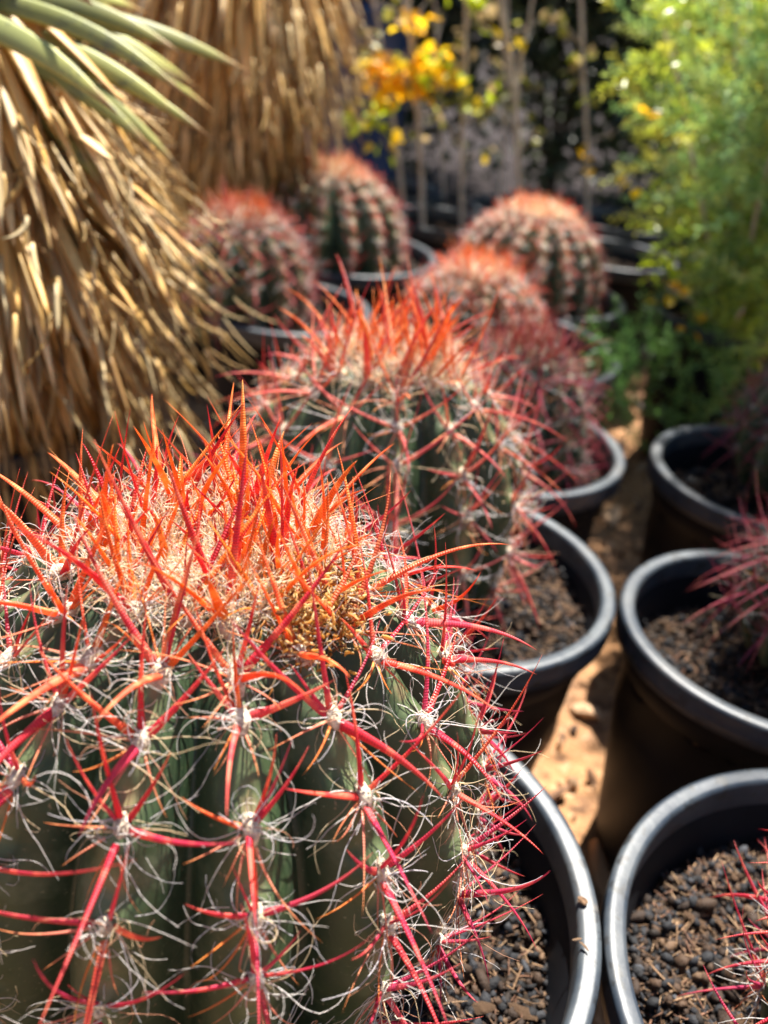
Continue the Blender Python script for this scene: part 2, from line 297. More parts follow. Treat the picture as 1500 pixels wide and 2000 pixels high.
# ------------------------------------------------------------------ cactus generator
def smooth(a, b, x): t = np.clip((x - a) / (b - a), 0, 1); return t * t * (3 - 2 * t)
SPINE_ORANGE = np.array([.98, .21, .02]); SPINE_AMBER = np.array([.95, .36, .035]); SPINE_RED = np.array([.76, .03, .05]); SPINE_PINK = np.array([.62, .055, .16]); SPINE_PURPLE_SHADED = np.array([.3, .05, .1]); SPINE_PEACH = np.array([.85, .42, .25])  # the purple stands in for shade on strongly tinted cacti
CAMP = np.array([0, 0, CAM_H])
def make_cactus(label, cen, Rb, Hb, N, th0, rows, slen, detail, soilz, seed, tilt=(0, 0), spine_w=1.0, hair=24, tint=(0, 0), individual=290, wool=1.0, peach=0.0, group='red spined barrel cacti in nursery pots', low=130, lenjit=.18):
    """detail 2 = foreground, 1 = middle, 0 = blurred; tint=(orange,pink) shifts, the second also paints in shade"""
    r = np.random.default_rng(seed)
    cen = np.array(cen, float); base = np.array([cen[0], cen[1], soilz])
    t = thing('barrel_cactus', label, 'cactus', tuple(base), group)
    Rm = np.array(Euler((rad(tilt[0]), rad(tilt[1]), 0)).to_matrix())
    def ell(th, ph, k=1.0):
        s_ = np.sin(ph); s_ = np.where(ph < np.pi / 2, s_ ** .88, s_)
        dip = 1 - .10 * np.exp(-(ph / .16) ** 2)
        v = np.stack([Rb * s_ * np.cos(th) * k, Rb * s_ * np.sin(th) * k, Hb * np.cos(ph) * dip * (1 + (k - 1) * .4) * np.ones_like(th)], -1)
        return v @ Rm.T + (cen - base)
    # ---- body
    na, npn = N * (20 if detail == 2 else 12), (110 if detail == 2 else 60)
    TH = np.linspace(0, 2 * np.pi, na, endpoint=False)[None]; PH = np.linspace(0.0, rad(low), npn)[:, None]
    cr = np.abs(np.cos(N * (TH - th0) / 2))
    depth = .21 * smooth(.05, .9, PH)
    ridx = np.round((TH - th0) / (2 * np.pi / N)).astype(int) % N
    bul = np.zeros((npn, na)); jit = r.normal(0, rad(1.6), (N, len(rows))); 
    for k, ph in enumerate(rows):
        pc = rad(ph) + jit[:, k][ridx]; bul += np.exp(-((PH - pc - rad(1.5)) / rad(4.2)) ** 2) - .7 * np.exp(-((PH - pc + rad(4.5)) / rad(2.2)) ** 2)
    k_ = 1 - depth * (1 - cr ** .75) + .022 * bul * smooth(.6, 1, cr) * smooth(.1, .5, PH)
    k_ = k_ * (1 + .012 * np.sin(3 * TH + seed) * smooth(.3, 1, PH))
    V = ell(TH + 0 * PH, PH + 0 * TH, k_)
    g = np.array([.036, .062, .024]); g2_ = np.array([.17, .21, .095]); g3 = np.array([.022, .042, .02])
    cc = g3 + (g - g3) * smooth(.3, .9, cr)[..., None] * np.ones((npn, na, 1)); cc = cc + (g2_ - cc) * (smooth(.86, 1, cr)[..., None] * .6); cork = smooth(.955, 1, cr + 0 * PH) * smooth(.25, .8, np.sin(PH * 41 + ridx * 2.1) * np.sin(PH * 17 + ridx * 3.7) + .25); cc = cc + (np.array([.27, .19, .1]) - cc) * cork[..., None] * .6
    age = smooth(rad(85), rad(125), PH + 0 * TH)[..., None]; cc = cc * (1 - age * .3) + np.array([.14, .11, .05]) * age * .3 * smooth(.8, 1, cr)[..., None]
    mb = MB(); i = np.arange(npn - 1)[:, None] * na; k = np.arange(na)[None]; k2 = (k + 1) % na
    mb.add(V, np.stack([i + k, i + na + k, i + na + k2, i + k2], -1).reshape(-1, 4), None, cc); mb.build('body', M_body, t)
    # ---- areoles
    TP = []
    for n_ in range(N):
        for q, ph in enumerate(rows): TP.append((th0 + n_ * 2 * np.pi / N, rad(ph) + jit[n_, q], q))
    # crowded newest areoles at the apex
    for q in range(14 if detail else 9): TP.append((r.uniform(0, 6.28), rad(r.uniform(1.5, rows[0] * .9)), 0))
    TP = np.array(TP); th, ph = TP[:, 0], TP[:, 1]; A = len(TP)
    P0 = ell(th, ph, 1.012); e = 1e-3
    dth = norm(ell(th + e, ph) - ell(th - e, ph)); dph = norm(ell(th, ph + e) - ell(th, ph - e))
    nn = norm(np.cross(dph, dth)); nn *= np.sign((nn * (P0 - (cen - base))).sum(-1, keepdims=True)); mm = -dph; bb = np.cross(mm, nn)
    near = norm(CAMP - (P0 + base)); facing = (near * nn).sum(-1)
    # felt cushions: one part each
    young = 1 - smooth(rad(12), rad(40), ph)     # 1 at the crown
    tv, tf = ICO1
    for a in range(A):
        if ph[a] > rad(112): continue
        s = .0046 * (Rb / .118) * (1 + .5 * young[a]) * wool
        V = tv * (1 + r.normal(size=(len(tv), 1)) * .12) * np.array([s * .72, s * 1.3, s * .7])
        V = V[:, :1] * bb[a] + V[:, 1:2] * mm[a] + V[:, 2:3] * nn[a] + P0[a]
        mb = MB(); mb.add(V, None, tf); mb.build('areole', M_wool, t)
    # ---- spines: arrays (areole, dir, len, width, curve, colour)
    S = []   # index, d, L, w, curve vec, base col, tip col
    def addsp(a, d, L, w, cv, c0, c1): S.append((a, d, L, w, cv, c0, c1))
    for a in range(A):
        y_ = young[a]; n_, m_, b_ = nn[a], mm[a], bb[a]
        f = slen * (1 + r.normal(0, .06)) * (.80 + .30 * y_)
        if ph[a] < rad(rows[0]) * .92: f *= .8
        old = smooth(rad(50), rad(90), ph[a])
        def colr():
            z = r.uniform(0, 1)
            o_ = SPINE_ORANGE * (1 - z * .5) + SPINE_AMBER * z * .5 if r.random() < .72 else SPINE_RED
            z = z * 1.8; mid_ = SPINE_RED * (1 - z * .35) + (SPINE_PINK if r.random() < .82 + tint[1] else SPINE_ORANGE) * z * .35
            z = z / 1.8; old_ = SPINE_PINK * (1 - z * .6) + SPINE_RED * z * .6
            c = o_ * y_ + (1 - y_) * (mid_ * (1 - old) + old_ * old)
            c = c * (1 - tint[1] * .8) + SPINE_PURPLE_SHADED * tint[1] * .8  # strong tint puts shade into the spine colour
            return c * r.uniform(.85, 1.12)
        def tipc(c): return (c * .75 + SPINE_AMBER * .25) if r.random() < .6 else c * .8
        # centrals
        cent = [(.75, 1.0, r.normal(0, .2), .95, 1.0), (.6, .5 + r.normal(0, .2), .85, .95, .95), (.6, .5 + r.normal(0, .2), -.85, .95, .95), (.8, -.8, 0, 1.05, 1.3), (.55, -.1, r.choice([-.85, .85]), .85, .85), (.7, .9, r.choice([-.5, .5]), .72, .7)]
        if y_ < .6: cent = cent[:4] + ([cent[5]] if r.random() < .35 else [])
        if y_ > .6: cent = [cent[k] for k in r.permutation(6)[:4 if ph[a] > rad(rows[0]) else 2]]
        for (cn, cm, cb, l_, w_) in cent:
            d = n_ * (cn + r.normal(0, .13)) + m_ * (cm + r.normal(0, .16)) + b_ * (cb + r.normal(0, .16))
            # crown spines stand up and outwards
            dz = np.array([0, 0, 1.0]) @ Rm.T; d = norm(d) * (1 - .62 * y_) + norm(dz + n_ * .25 + r.normal(0, .24, 3)) * .62 * y_
            d = norm(d); c0 = colr(); L = f * l_ * (1 + r.normal(0, lenjit)) * (1 - .12 * y_)
            cv = (-n_ * .10 + m_ * .16 * (1 - 2 * (cm < 0)) * .6 + np.array([0, 0, .10]) * (cm >= 0) + np.array([0, 0, -.16]) * (cm < 0) + r.normal(0, .06, 3)) * (.62 - .2 * y_)
            addsp(a, d, L, .00185 * w_ * spine_w * r.uniform(.6, 1.08) * (.86 + .36 * y_), cv, c0, tipc(c0))
        # thinner radial spines
        for q in range(4):
            an = r.uniform(0, 2 * np.pi) if y_ > .5 else (np.pi * 1.5 + (q - 2.5) * .55 + r.normal(0, .15))
            d = norm(b_ * math.cos(an) + m_ * math.sin(an) + n_ * (.32 + r.normal(0, .1)) + np.array([0, 0, .7]) * y_)
            c0 = colr(); c0 = (c0 * .4 + (SPINE_PEACH if r.random() < .75 else SPINE_AMBER) * .6) * (1 - .5 * tint[1])  # radials dimmed by the same painted shade
            addsp(a, d, f * r.uniform(.4, .8), .00058 * spine_w, r.normal(0, .1, 3) - n_ * .08, c0, SPINE_AMBER * .8)
    ai = np.array([s_[0] for s_ in S]); D = np.array([s_[1] for s_ in S]); L = np.array([s_[2] for s_ in S]); Wd = np.array([s_[3] for s_ in S]); CV = np.array([s_[4] for s_ in S]); C0 = np.array([s_[5] for s_ in S]); C1 = np.array([s_[6] for s_ in S])
    if peach: C0 = C0 * (1 - peach) + SPINE_PEACH * peach
    ns, K = {2: (15, 8), 1: (10, 6), 0: (7, 4)}[detail]
    u = np.linspace(0, 1, ns)[None, :, None]
    root = P0[ai] + (bb[ai] * (D * bb[ai]).sum(-1, keepdims=True) + mm[ai] * (D * mm[ai]).sum(-1, keepdims=True)) * .0028
    PP = root[:, None] + (D[:, None] * u + CV[:, None] * u ** 2.2 * (.8 + .6 * u)) * L[:, None, None]
    uu = np.linspace(0, 1, ns); wp = (1 - uu) ** .72 * (.95 + .12 * np.exp(-((uu - .1) / .1) ** 2)); wp[-1] = .02; wp[0] *= .9
    RR = Wd[:, None] * wp[None]
    sd_ = norm(np.cross(D, nn[ai] + r.normal(0, .35, D.shape)))
    cl = C0[:, None] * (1 - u ** 2 * .7) + C1[:, None] * u ** 2 * .7
    if wool > 1.2: cl = cl * (1 - .6 * (1 - u) ** 1.5) + SPINE_PEACH * .9 * .6 * (1 - u) ** 1.5
    score = (facing[ai] * .8 + .5 * young[ai] + 1.1) * RR.max(1) * L / np.linalg.norm(P0[ai] + base - CAMP, axis=-1) ** 2
    score[ph[ai] > rad(115)] = 0
    order = np.argsort(-score); ind = order[:individual]; rest = order[individual:]
    for q in ind:
        mb = MB(); tubes(mb, PP[q:q + 1], RR[q:q + 1], sd_[q:q + 1], K, .55, cl[q:q + 1]); mb.build('spine', M_spine, t)
    mb = MB(); tubes(mb, PP[rest], RR[rest], sd_[rest], K, .55, cl[rest]); mb.build('spines', M_spine, t, kind='stuff')
    # ---- curly white hairs
    nh = np.where(young > .6, hair * 1.5, hair).astype(int); hi = np.repeat(np.arange(A), nh); hi = hi[ph[hi] < rad(118)]
    Nh = len(hi); SG = {2: 12, 1: 8, 0: 5}[detail]
    sgn = r.choice([-1, 1], Nh)[:, None]
    d = bb[hi] * sgn * r.uniform(.5, 1.2, (Nh, 1)) + mm[hi] * r.normal(-.05, .55, (Nh, 1)) + nn[hi] * r.uniform(.05, .6, (Nh, 1)) + np.array([0, 0, .5]) * young[hi][:, None]
    d = norm(d); Lh = slen * r.uniform(.2, .72, Nh) * (1 - .35 * young[hi]); st = (Lh / (SG - 1))[:, None]
    ax = norm(r.normal(size=(Nh, 3))); kr = r.gamma(1.6, .2, Nh)[:, None] * (12 / SG); p_ = P0[hi] + r.normal(0, .0012, (Nh, 3)) + mm[hi] * r.normal(0, .0025, (Nh, 1)); pts = [p_]
    for q in range(SG - 1):
        d = norm(d + np.cross(ax, d) * kr + r.normal(0, .09, (Nh, 3)) - nn[hi] * .02); ax = norm(ax + r.normal(0, .25, ax.shape)); p_ = p_ + d * st; pts.append(p_)
    HP = np.stack(pts, 1)
    # keep the hairs outside the body
    rel = HP - (cen - base); loc = rel @ Rm; lv = np.sqrt((loc[..., 0] / Rb) ** 2 + (loc[..., 1] / Rb) ** 2 + (loc[..., 2] / Hb) ** 2); push = np.maximum(1, 1.0 / np.maximum(lv, .2)); HP = (cen - base) + rel * push[..., None]
    hc = (1 - .6 * tint[1]) * np.array([[.95, .92, .88], [.9, .76, .52], [.88, .86, .88], [.85, .5, .33]])[r.choice(4, Nh, p=[.5, .22, .2, .08])] * r.uniform(.75, 1.05, (Nh, 1))  # tint darkens the hair colour as painted shade
    mb = MB(); tubes(mb, HP, (r.uniform(.00016, .00034, Nh) * (.9 if detail == 2 else 1.35 if detail == 1 else 2.2))[:, None] * np.linspace(1, .35, SG)[None], (0.1, .2, 1), 3, 1, hc, close=False)
    # dense short wool over the crown
    nw = {2: 5000, 1: 5000, 0: 1300}[detail]
    wi = r.choice(A, nw, p=(young ** 4 + 1e-3) / (young ** 4 + 1e-3).sum()); d = norm(nn[wi] + r.normal(0, .8, (nw, 3)) + np.array([0, 0, .3])); p_ = P0[wi] + r.normal(0, .0042 * Rb / .118, (nw, 3)) + nn[wi] * .001; pts = [p_]; Lw = r.uniform(.008, .022, nw)[:, None] * Rb / .118
    for q in range(5): d = norm(d + r.normal(0, .35, d.shape)); p_ = p_ + d * Lw / 5; pts.append(p_)
    wc = (1 - .5 * tint[1]) * np.array([[.95, .86, .66], [.92, .72, .46], [.95, .9, .8]])[r.integers(0, 3, nw)]  # crown wool darkened likewise, shade in its colour
    tubes(mb, np.stack(pts, 1), (r.uniform(.00018, .0003, nw) * (1 if detail == 2 else 1.5 if detail == 1 else 3))[:, None] * np.linspace(1, .4, 6)[None], (.1, .2, 1), 3, 1, wc, close=False)
    mb.build('white_hair', M_hair, t, kind='stuff')
    return t, ell, base
RZ = RIM_Z
c1, ell1, base1 = make_cactus('big sharp foreground barrel cactus, orange and red spines over dark green ribs', (-.165 * H_, .765 * H_, RZ + .165 * H_), .126, .128, 15, rad(-94), [10, 17, 25, 36, 51, 65, 78, 91, 104], .056, 2, RZ - .038, 101, hair=34)
c2, _, _ = make_cactus('second barrel cactus, slightly blurred, directly behind the big foreground one', (-.015 * H_, 1.52 * H_, RZ + .135 * H_), .106, .116, 12, rad(-83), [12, 22, 35, 52, 71, 91, 112], .062, 1, RZ - .035, 102, hair=17, tint=(0, .1), wool=1.3, spine_w=1.15)
c3, _, _ = make_cactus('half hidden cactus, its spines tinted dusky purple for shade, just behind the second cactus', (.30 * H_, 2.14 * H_, RZ + .02 * H_), .072, .09, 12, rad(-80), [12, 22, 33, 46, 61, 77, 93, 110], .05, 0, RZ - .035, 103, hair=12, tint=(0, .95), individual=200, spine_w=.9)  # high tint paints the shade it stands in
c4, _, _ = make_cactus('low wide barrel cactus with woolly orange crown, fourth in the centre row', (.21 * H_, 2.9 * H_, RZ - .01 * H_), .092, .095, 14, rad(-85), [11, 20, 30, 42, 56, 72, 88, 105], .04, 0, RZ - .035, 104, hair=14, wool=1.4, individual=200, spine_w=.9, peach=.12)
c5, _, _ = make_cactus('round tall barrel cactus farthest back at centre right, pale rim pot under it', (.43 * H_, 3.5 * H_, RZ + .05 * H_), .108, .102, 16, rad(-88), [10, 18, 27, 37, 48, 60, 72, 84, 97, 110], .031, 0, RZ - .025, 105, hair=12, wool=1.5, individual=200, spine_w=.85, peach=.15)
cL, _, _ = make_cactus('barrel cactus at the left partly hidden by hanging dead yucca leaves', (-.56 * H_, 3.0 * H_, RZ + .03 * H_), .088, .10, 13, rad(-70), [11, 20, 31, 44, 58, 73, 89, 105], .042, 0, RZ - .035, 106, hair=12, wool=1.3, individual=200, tint=(0, .4))
cL2, _, _ = make_cactus('round barrel cactus in the back row left of centre with glowing orange crown', (-.38 * H_, 3.76 * H_, RZ + .03 * H_), .128, .112, 15, rad(-88), [10, 18, 27, 38, 50, 62, 75, 88, 102], .034, 0, RZ - .025, 107, hair=12, wool=1.4, individual=200, peach=.1)
cR1, _, _ = make_cactus('cactus mostly outside the bottom right corner, pink spines reaching in', (.70 * H_, .62 * H_, RZ + .03 * H_), .078, .085, 13, rad(-90), [12, 22, 34, 48, 63, 79, 95], .055, 1, RZ - .036, 108, hair=14, individual=120, tint=(0, .1), low=115)
cR2, _, _ = make_cactus('small cactus with spines tinted purple for shade at the right edge in the bluish rimmed pot', (.84 * H_, 1.47 * H_, RZ + .06 * H_), .058, .07, 13, rad(-90), [12, 24, 37, 52, 68, 85, 102], .05, 1, RZ - .033, 109, hair=12, individual=200, tint=(0, .95), spine_w=.7)  # shade under the bush painted in by the tint
cR3, _, _ = make_cactus('cactus tinted dark for shade at the right edge in the pot before the bush', (1.04 * H_, 2.17 * H_, RZ + .1 * H_), .07, .085, 13, rad(-90), [12, 24, 37, 52, 68, 85, 102], .045, 0, RZ - .033, 110, hair=10, individual=100, tint=(0, 1.0), spine_w=.7)  # full tint, shade put into all its spines and hair

# dried flower remains on the right of the foreground crown
r = np.random.default_rng(5); N = 1000
a0 = rad(-30); cth = a0 + r.normal(0, .22, N); cph = rad(22) + r.normal(0, .06, N)
pp = ell1(cth, cph, 1.04) + r.normal(0, .0022, (N, 3)); pp[:, 2] += r.uniform(0, .012, N)
mb = MB(); L = r.uniform(.001, .0032, N); d = norm(r.normal(size=(N, 3))); bnd = r.normal(0, .5, (N, 3))
u = np.linspace(-1, 1, 4)[None, :, None]; PP = pp[:, None] + (d[:, None] * u + bnd[:, None] * u * u * .6) * L[:, None, None]
cc = np.array([[.5, .24, .05], [.75, .48, .15], [.22, .08, .03], [.85, .68, .35]])[r.choice(4, N, p=[.35, .3, .15, .2])]
tubes(mb, PP, (r.uniform(.0003, .0008, N))[:, None] * np.array([.6, 1, 1, .5])[None], (0, 0, 1), 4, .5, cc)
o = mb.build('dried_flowers', M_hair, c1, kind='stuff')

# ------------------------------------------------------------------ yuccas
def yucca(label, x, y, ztop, zbot, profile, nleaf, nextra, wleaf, seed, z0rng, greens=0, trunk_r=.04, potR=.11, potlabel='', bright=1.0, view=None):
    r = np.random.default_rng(seed); t = thing('yucca', label, 'yucca', (x, y, 0), 'yuccas with skirts of dead leaves')
    u = np.linspace(0, 1, 24); a = np.arange(20) / 20 * 2 * np.pi
    rr = trunk_r * (1.15 - .2 * u[:, None]) * (1 + .06 * r.normal(size=(24, 20))); mb = MB()
    V = np.stack([rr * np.cos(a), rr * np.sin(a), (zbot + (ztop - zbot) * u)[:, None] + 0 * rr], -1); i = np.arange(23)[:, None] * 20; k = np.arange(20)[None]; k2 = (k + 1) % 20
    mb.add(V, np.stack([i + k, i + k2, i + 20 + k2, i + 20 + k], -1).reshape(-1, 4)); mb.build('trunk', M_trunk, t)
    ps = np.array(profile)
    def gen(N, jr):
        s = r.beta(1.05, 1.0, N); th = r.uniform(0, 2 * np.pi, N) if view is None else rad(view[0]) + rad(view[1]) * r.uniform(-1, 1, N)
        tr = np.interp(s, ps[:, 0], ps[:, 1]) * r.uniform(.74, 1.06, N); tz = np.interp(s, ps[:, 0], ps[:, 2]) + r.normal(0, .018, N)
        z0 = np.interp(s, [0, 1], z0rng) + r.normal(0, .012, N)
        er = np.stack([np.cos(th), np.sin(th), 0 * th], -1); et = np.stack([-np.sin(th), np.cos(th), 0 * th], -1)
        A = er * trunk_r * .8; A[:, 2] = z0; B = er * tr[:, None] + et * r.normal(0, .010, (N, 1)) * jr; B[:, 2] = tz
        return A, B, er, et, s
    def leafpath(A, B, er, ns=12, sag=.022):
        N = len(A); u = np.linspace(0, 1, ns)[None, :, None]; L = np.linalg.norm(B - A, axis=-1)[:, None, None]
        bow = er[:, None] * 1.0 + np.array([0, 0, .6])
        return A[:, None] * (1 - u) + B[:, None] * u + bow * (sag * r.uniform(.3, 1.6, (N, 1, 1))) * L * np.sin(np.pi * u ** .8) + r.normal(0, .01, (N, 1, 3)) * L * u ** 3
    prof = np.array([.75, .95, 1, 1, .98, .95, .9, .82, .7, .5, .27, .04])
    base = np.array([[.80, .52, .19], [.66, .39, .11], [.92, .7, .36], [.38, .21, .07], [.66, .47, .22]]) * bright
    def cols(N, s):
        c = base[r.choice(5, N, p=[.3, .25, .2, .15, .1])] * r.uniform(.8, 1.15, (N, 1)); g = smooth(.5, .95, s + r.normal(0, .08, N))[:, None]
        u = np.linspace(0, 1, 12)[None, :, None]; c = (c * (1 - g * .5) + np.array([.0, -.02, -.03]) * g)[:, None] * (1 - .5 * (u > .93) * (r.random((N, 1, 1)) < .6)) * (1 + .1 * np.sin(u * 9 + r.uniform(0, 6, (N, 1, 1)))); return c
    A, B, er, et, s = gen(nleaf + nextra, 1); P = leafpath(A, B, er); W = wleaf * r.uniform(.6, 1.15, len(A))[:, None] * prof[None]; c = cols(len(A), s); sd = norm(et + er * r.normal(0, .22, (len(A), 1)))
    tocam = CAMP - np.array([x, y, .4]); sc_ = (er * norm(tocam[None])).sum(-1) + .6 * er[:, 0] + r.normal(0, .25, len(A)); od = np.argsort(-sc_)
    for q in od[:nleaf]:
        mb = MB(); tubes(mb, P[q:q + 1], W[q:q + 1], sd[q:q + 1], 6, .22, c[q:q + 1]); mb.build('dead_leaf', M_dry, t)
    q = od[nleaf:]; mb = MB(); tubes(mb, P[q], W[q], sd[q], 6, .22, c[q])
    # short broken leaf stubs and fibres filling the thatch
    Nf = 1900; A, B, er, et, s = gen(Nf, 2.5); k = r.uniform(.6, 1.12, (Nf, 1)); M0 = A * (1 - k) + B * k; dl = norm(B - A + r.normal(0, .03, (Nf, 3))) * r.uniform(.015, .05, (Nf, 1)); dl[:, 2] -= .01
    u = np.linspace(0, 1, 6)[None, :, None]; FP = M0[:, None] + dl[:, None] * u + r.normal(0, .008, (Nf, 1, 3)) * u * u
    fc = base[r.integers(0, 5, Nf)] * r.uniform(.35, .95, (Nf, 1)); tubes(mb, FP, (r.uniform(.0006, .0026, Nf))[:, None] * np.array([.6, 1, 1, .9, .6, .1])[None], norm(et), 4, .35, fc)
    mb.build('thatch', M_dry, t, kind='stuff')
    return t
y1 = yucca('near yucca at the left edge with a thick skirt of straw coloured dead leaves', -.37, .80, .60, .2, [(0, .13, .50), (.2, .17, .45), (.4, .195, .37), (.65, .185, .29), (.85, .14, .23), (1, .09, .19)], 280, 420, .0082, 31, (.60, .36), trunk_r=.045, view=(-40, 125))
# green living leaves of the near yucca
r = np.random.default_rng(77)
gt = [((-.37, .79, .60), (-.205, .77, .585), .010), ((-.38, .77, .60), (-.225, .74, .57), .011), ((-.37, .78, .585), (-.255, .74, .535), .013), ((-.39, .76, .61), (-.24, .70, .60), .011),
      ((-.38, .79, .62), (-.22, .80, .63), .010), ((-.38, .8, .63), (-.26, .73, .66), .011), ((-.42, .78, .62), (-.30, .64, .60), .012), ((-.38, .8, .62), (-.30, .93, .64), .011), ((-.36, .8, .61), (-.22, .86, .60), .010), ((-.4, .79, .64), (-.30, .78, .70), .011), ((-.38, .8, .59), (-.235, .83, .55), .010)]
for q in range(9):
    a_, b_, w_ = gt[r.integers(0, 11)]; gt.append((tuple(np.array(a_) + r.normal(0, .008, 3)), tuple(np.array(b_) + r.normal(0, .022, 3) * (1, 1, .8)), w_ * r.uniform(.7, 1.1)))
for a, b, wd in gt:
    a = np.array(a) - (0, 0, .03); b = np.array(b) - (0, 0, .045); b = a + (b - a) * 1.12; wd *= .95; u = np.linspace(0, 1, 14)[:, None]; d = b - a
    P = a + d * u + np.array([0, 0, 1]) * .035 * np.linalg.norm(d) * np.sin(np.pi * u); P[:, 2] -= .02 * u[:, 0] ** 3
    P -= np.array([-.37, .80, 0])
    pr = np.array([.6, .85, .95, 1, 1, .98, .95, .9, .84, .75, .62, .45, .25, .03]); sd = norm(norm(np.cross(d, [0, 0, 1])) * .55 + np.array([0, 0, -1]) * r.uniform(.5, 1.0) + r.normal(0, .05, 3))
    g = np.array([.27, .29, .10]) * r.uniform(.6, 1.2); c = g * (1 - smooth(.86, .95, u)) + np.array([.3, .15, .06]) * smooth(.86, .95, u); c = c + np.array([.12, .09, .0]) * smooth(.5, .9, u) * (1 - smooth(.86, .95, u))
    mb = MB(); tubes(mb, P[None], (wd * pr)[None], sd[None], 8, .2, c[None]); mb.build('leaf', M_green, y1)
# curled brown leaf tips
y2 = yucca('second yucca behind, brown dead leaves hanging straight down', -.31, 1.5, .82, .2, [(0, .22, .56), (.25, .20, .47), (.5, .17, .38), (.75, .13, .32), (1, .10, .20)], 240, 260, .0098, 32, (.82, .56), trunk_r=.05, bright=1.1, view=(-90, 120))
for (x_, y_, R_, lb) in ((-.39, .80, .12, 'dark pot under the near yucca hidden by its leaf skirt'), (-.36, 1.52, .12, 'dark pot under the second yucca')):
    make_pot(x_, y_, R_, lb, seed=int(x_ * -100))

# ------------------------------------------------------------------ background pots and saplings
SAP = [  # base x,y, stem points relative px fitted, z
 ]
def stem(t, pts, r0, r1, m=M_bark, name='trunk', ns=24, seed=0):
    r = np.random.default_rng(seed); pts = np.array(pts, float); k = np.linspace(0, 1, len(pts)); u = np.linspace(0, 1, ns)
    P = np.stack([np.interp(u, k, pts[:, i]) for i in range(3)], -1)
    for _ in range(3): P[1:-1] = (P[:-2] + P[1:-1] * 2 + P[2:]) / 4
    P[:, :2] += np.cumsum(r.normal(0, .0012, (ns, 2)), 0)
    mb = MB(); tubes(mb, P[None], np.linspace(r0, r1, ns)[None], (1, 0, 0), 8); o = mb.build(name, m, t); return o, P
LEAFM = {}
def leafmesh(key, col, L=.02):
    if key in LEAFM: return LEAFM[key]
    nu = 6; u = np.linspace(0, 1, nu); wv = np.array([.05, .3, .42, .4, .26, .02]) * L; V = []; 
    for i in range(nu):
        for s_ in (-1, 0, 1): V.append((u[i] * L, s_ * wv[i], abs(s_) * wv[i] * .35 - .25 * L * u[i] ** 2))
    q = [(i * 3 + s_, i * 3 + s_ + 1, i * 3 + s_ + 4, i * 3 + s_ + 3) for i in range(nu - 1) for s_ in (0, 1)]
    mb = MB(); mb.add(np.array(V), q, None, col); LEAFM[key] = mb.mesh('leaf', M_yleaf); return LEAFM[key]
YCOL = {'yellow': (.95, .66, .02), 'gold': (.95, .52, .01), 'lime': (.5, .6, .02), 'green': (.2, .36, .04), 'olive': (.33, .32, .06), 'tan': (.5, .36, .17)}
def sapling(label, x, y, top, fork=None, clusters=(), seed=0, r0=.005):
    r = np.random.default_rng(seed); t = thing('sapling', label, 'sapling', (x, y, 0), 'thin saplings in the back row of pots')
    _, P = stem(t, [(0, 0, .2), ((top[0] - x) * .45, (top[1] - y) * .4, .2 + (top[2] - .2) * .5), (top[0] - x, top[1] - y, top[2])], r0 * .95, r0 * .6, seed=seed)
    if fork:
        for f in fork: k = int(f[0] * 23); stem(t, [P[k], (P[k] + np.array(f[1]) - (x, y, 0)) / 2 + 0, np.array(f[1]) - (x, y, 0)], r0 * .55, r0 * .25, name='branch', seed=seed + 1)
    # small twigs
    for q in range(7):
        k = r.integers(7, 23); d = r.normal(0, 1, 3) * np.array([1, 1, .3]); d = norm(d) * r.uniform(.04, .1) + np.array([0, 0, .04]); stem(t, [P[k], P[k] + d], .0013, .0006, name='twig', ns=6, seed=q)
        for z in range(3):
            me = leafmesh('olive' if z else 'tan', YCOL['olive' if z else 'tan']); o = link('leaf', me, t); o.location = P[k] + d * r.uniform(.5, 1) ; o.rotation_euler = r.uniform(0, 6, 3); o.scale = [r.uniform(.6, 1.1)] * 3
    for (c, rad_, n_, keys) in clusters:
        c = np.array(c) - (x, y, 0); k = np.argmin(np.linalg.norm(P - c, axis=1)); stem(t, [P[max(k - 2, 0)], c], .0016, .0007, name='branch', ns=10, seed=n_)
        for z in range(n_):
            key = keys[r.integers(0, len(keys))]; o = link('leaf', leafmesh(key, YCOL[key]), t); o.location = c + r.normal(0, 1, 3) * np.array(rad_); o.rotation_euler = (r.normal(0, .7), r.normal(0, .7), r.uniform(0, 6.3)); o.scale = [r.uniform(.8, 1.5)] * 3
    return t
sapling('forked pale sapling in the middle of the back row, the tallest thickest stem', .215, 1.9, (.083, 1.9, .66), fork=[(.55, (.16, 1.9, .68))], clusters=[((.10, 1.88, .55), (.02, .02, .02), 6, ['tan', 'olive', 'yellow'])], seed=3, r0=.0075)
sapling('sapling with greenish yellow leaves left of the forked one', .085, 1.85, (.03, 1.85, .68), clusters=[((.071, 1.84, .45), (.02, .02, .03), 16, ['lime', 'yellow', 'olive']), ((.036, 1.84, .52), (.014, .02, .03), 12, ['tan', 'tan', 'olive', 'lime']), ((.05, 1.84, .60), (.02, .02, .02), 9, ['lime', 'tan'])], seed=4)
sapling('sapling carrying the brightest cluster of golden yellow leaves', .01, 1.8, (-.07, 1.8, .66), clusters=[((-.095, 1.78, .478), (.018, .02, .013), 60, ['yellow', 'yellow', 'gold']), ((-.018, 1.78, .492), (.02, .02, .016), 64, ['yellow', 'gold', 'lime']), ((-.055, 1.78, .462), (.022, .02, .010), 24, ['yellow', 'gold']), ((-.047, 1.8, .563), (.014, .02, .010), 14, ['gold', 'gold', 'yellow'])], seed=5)
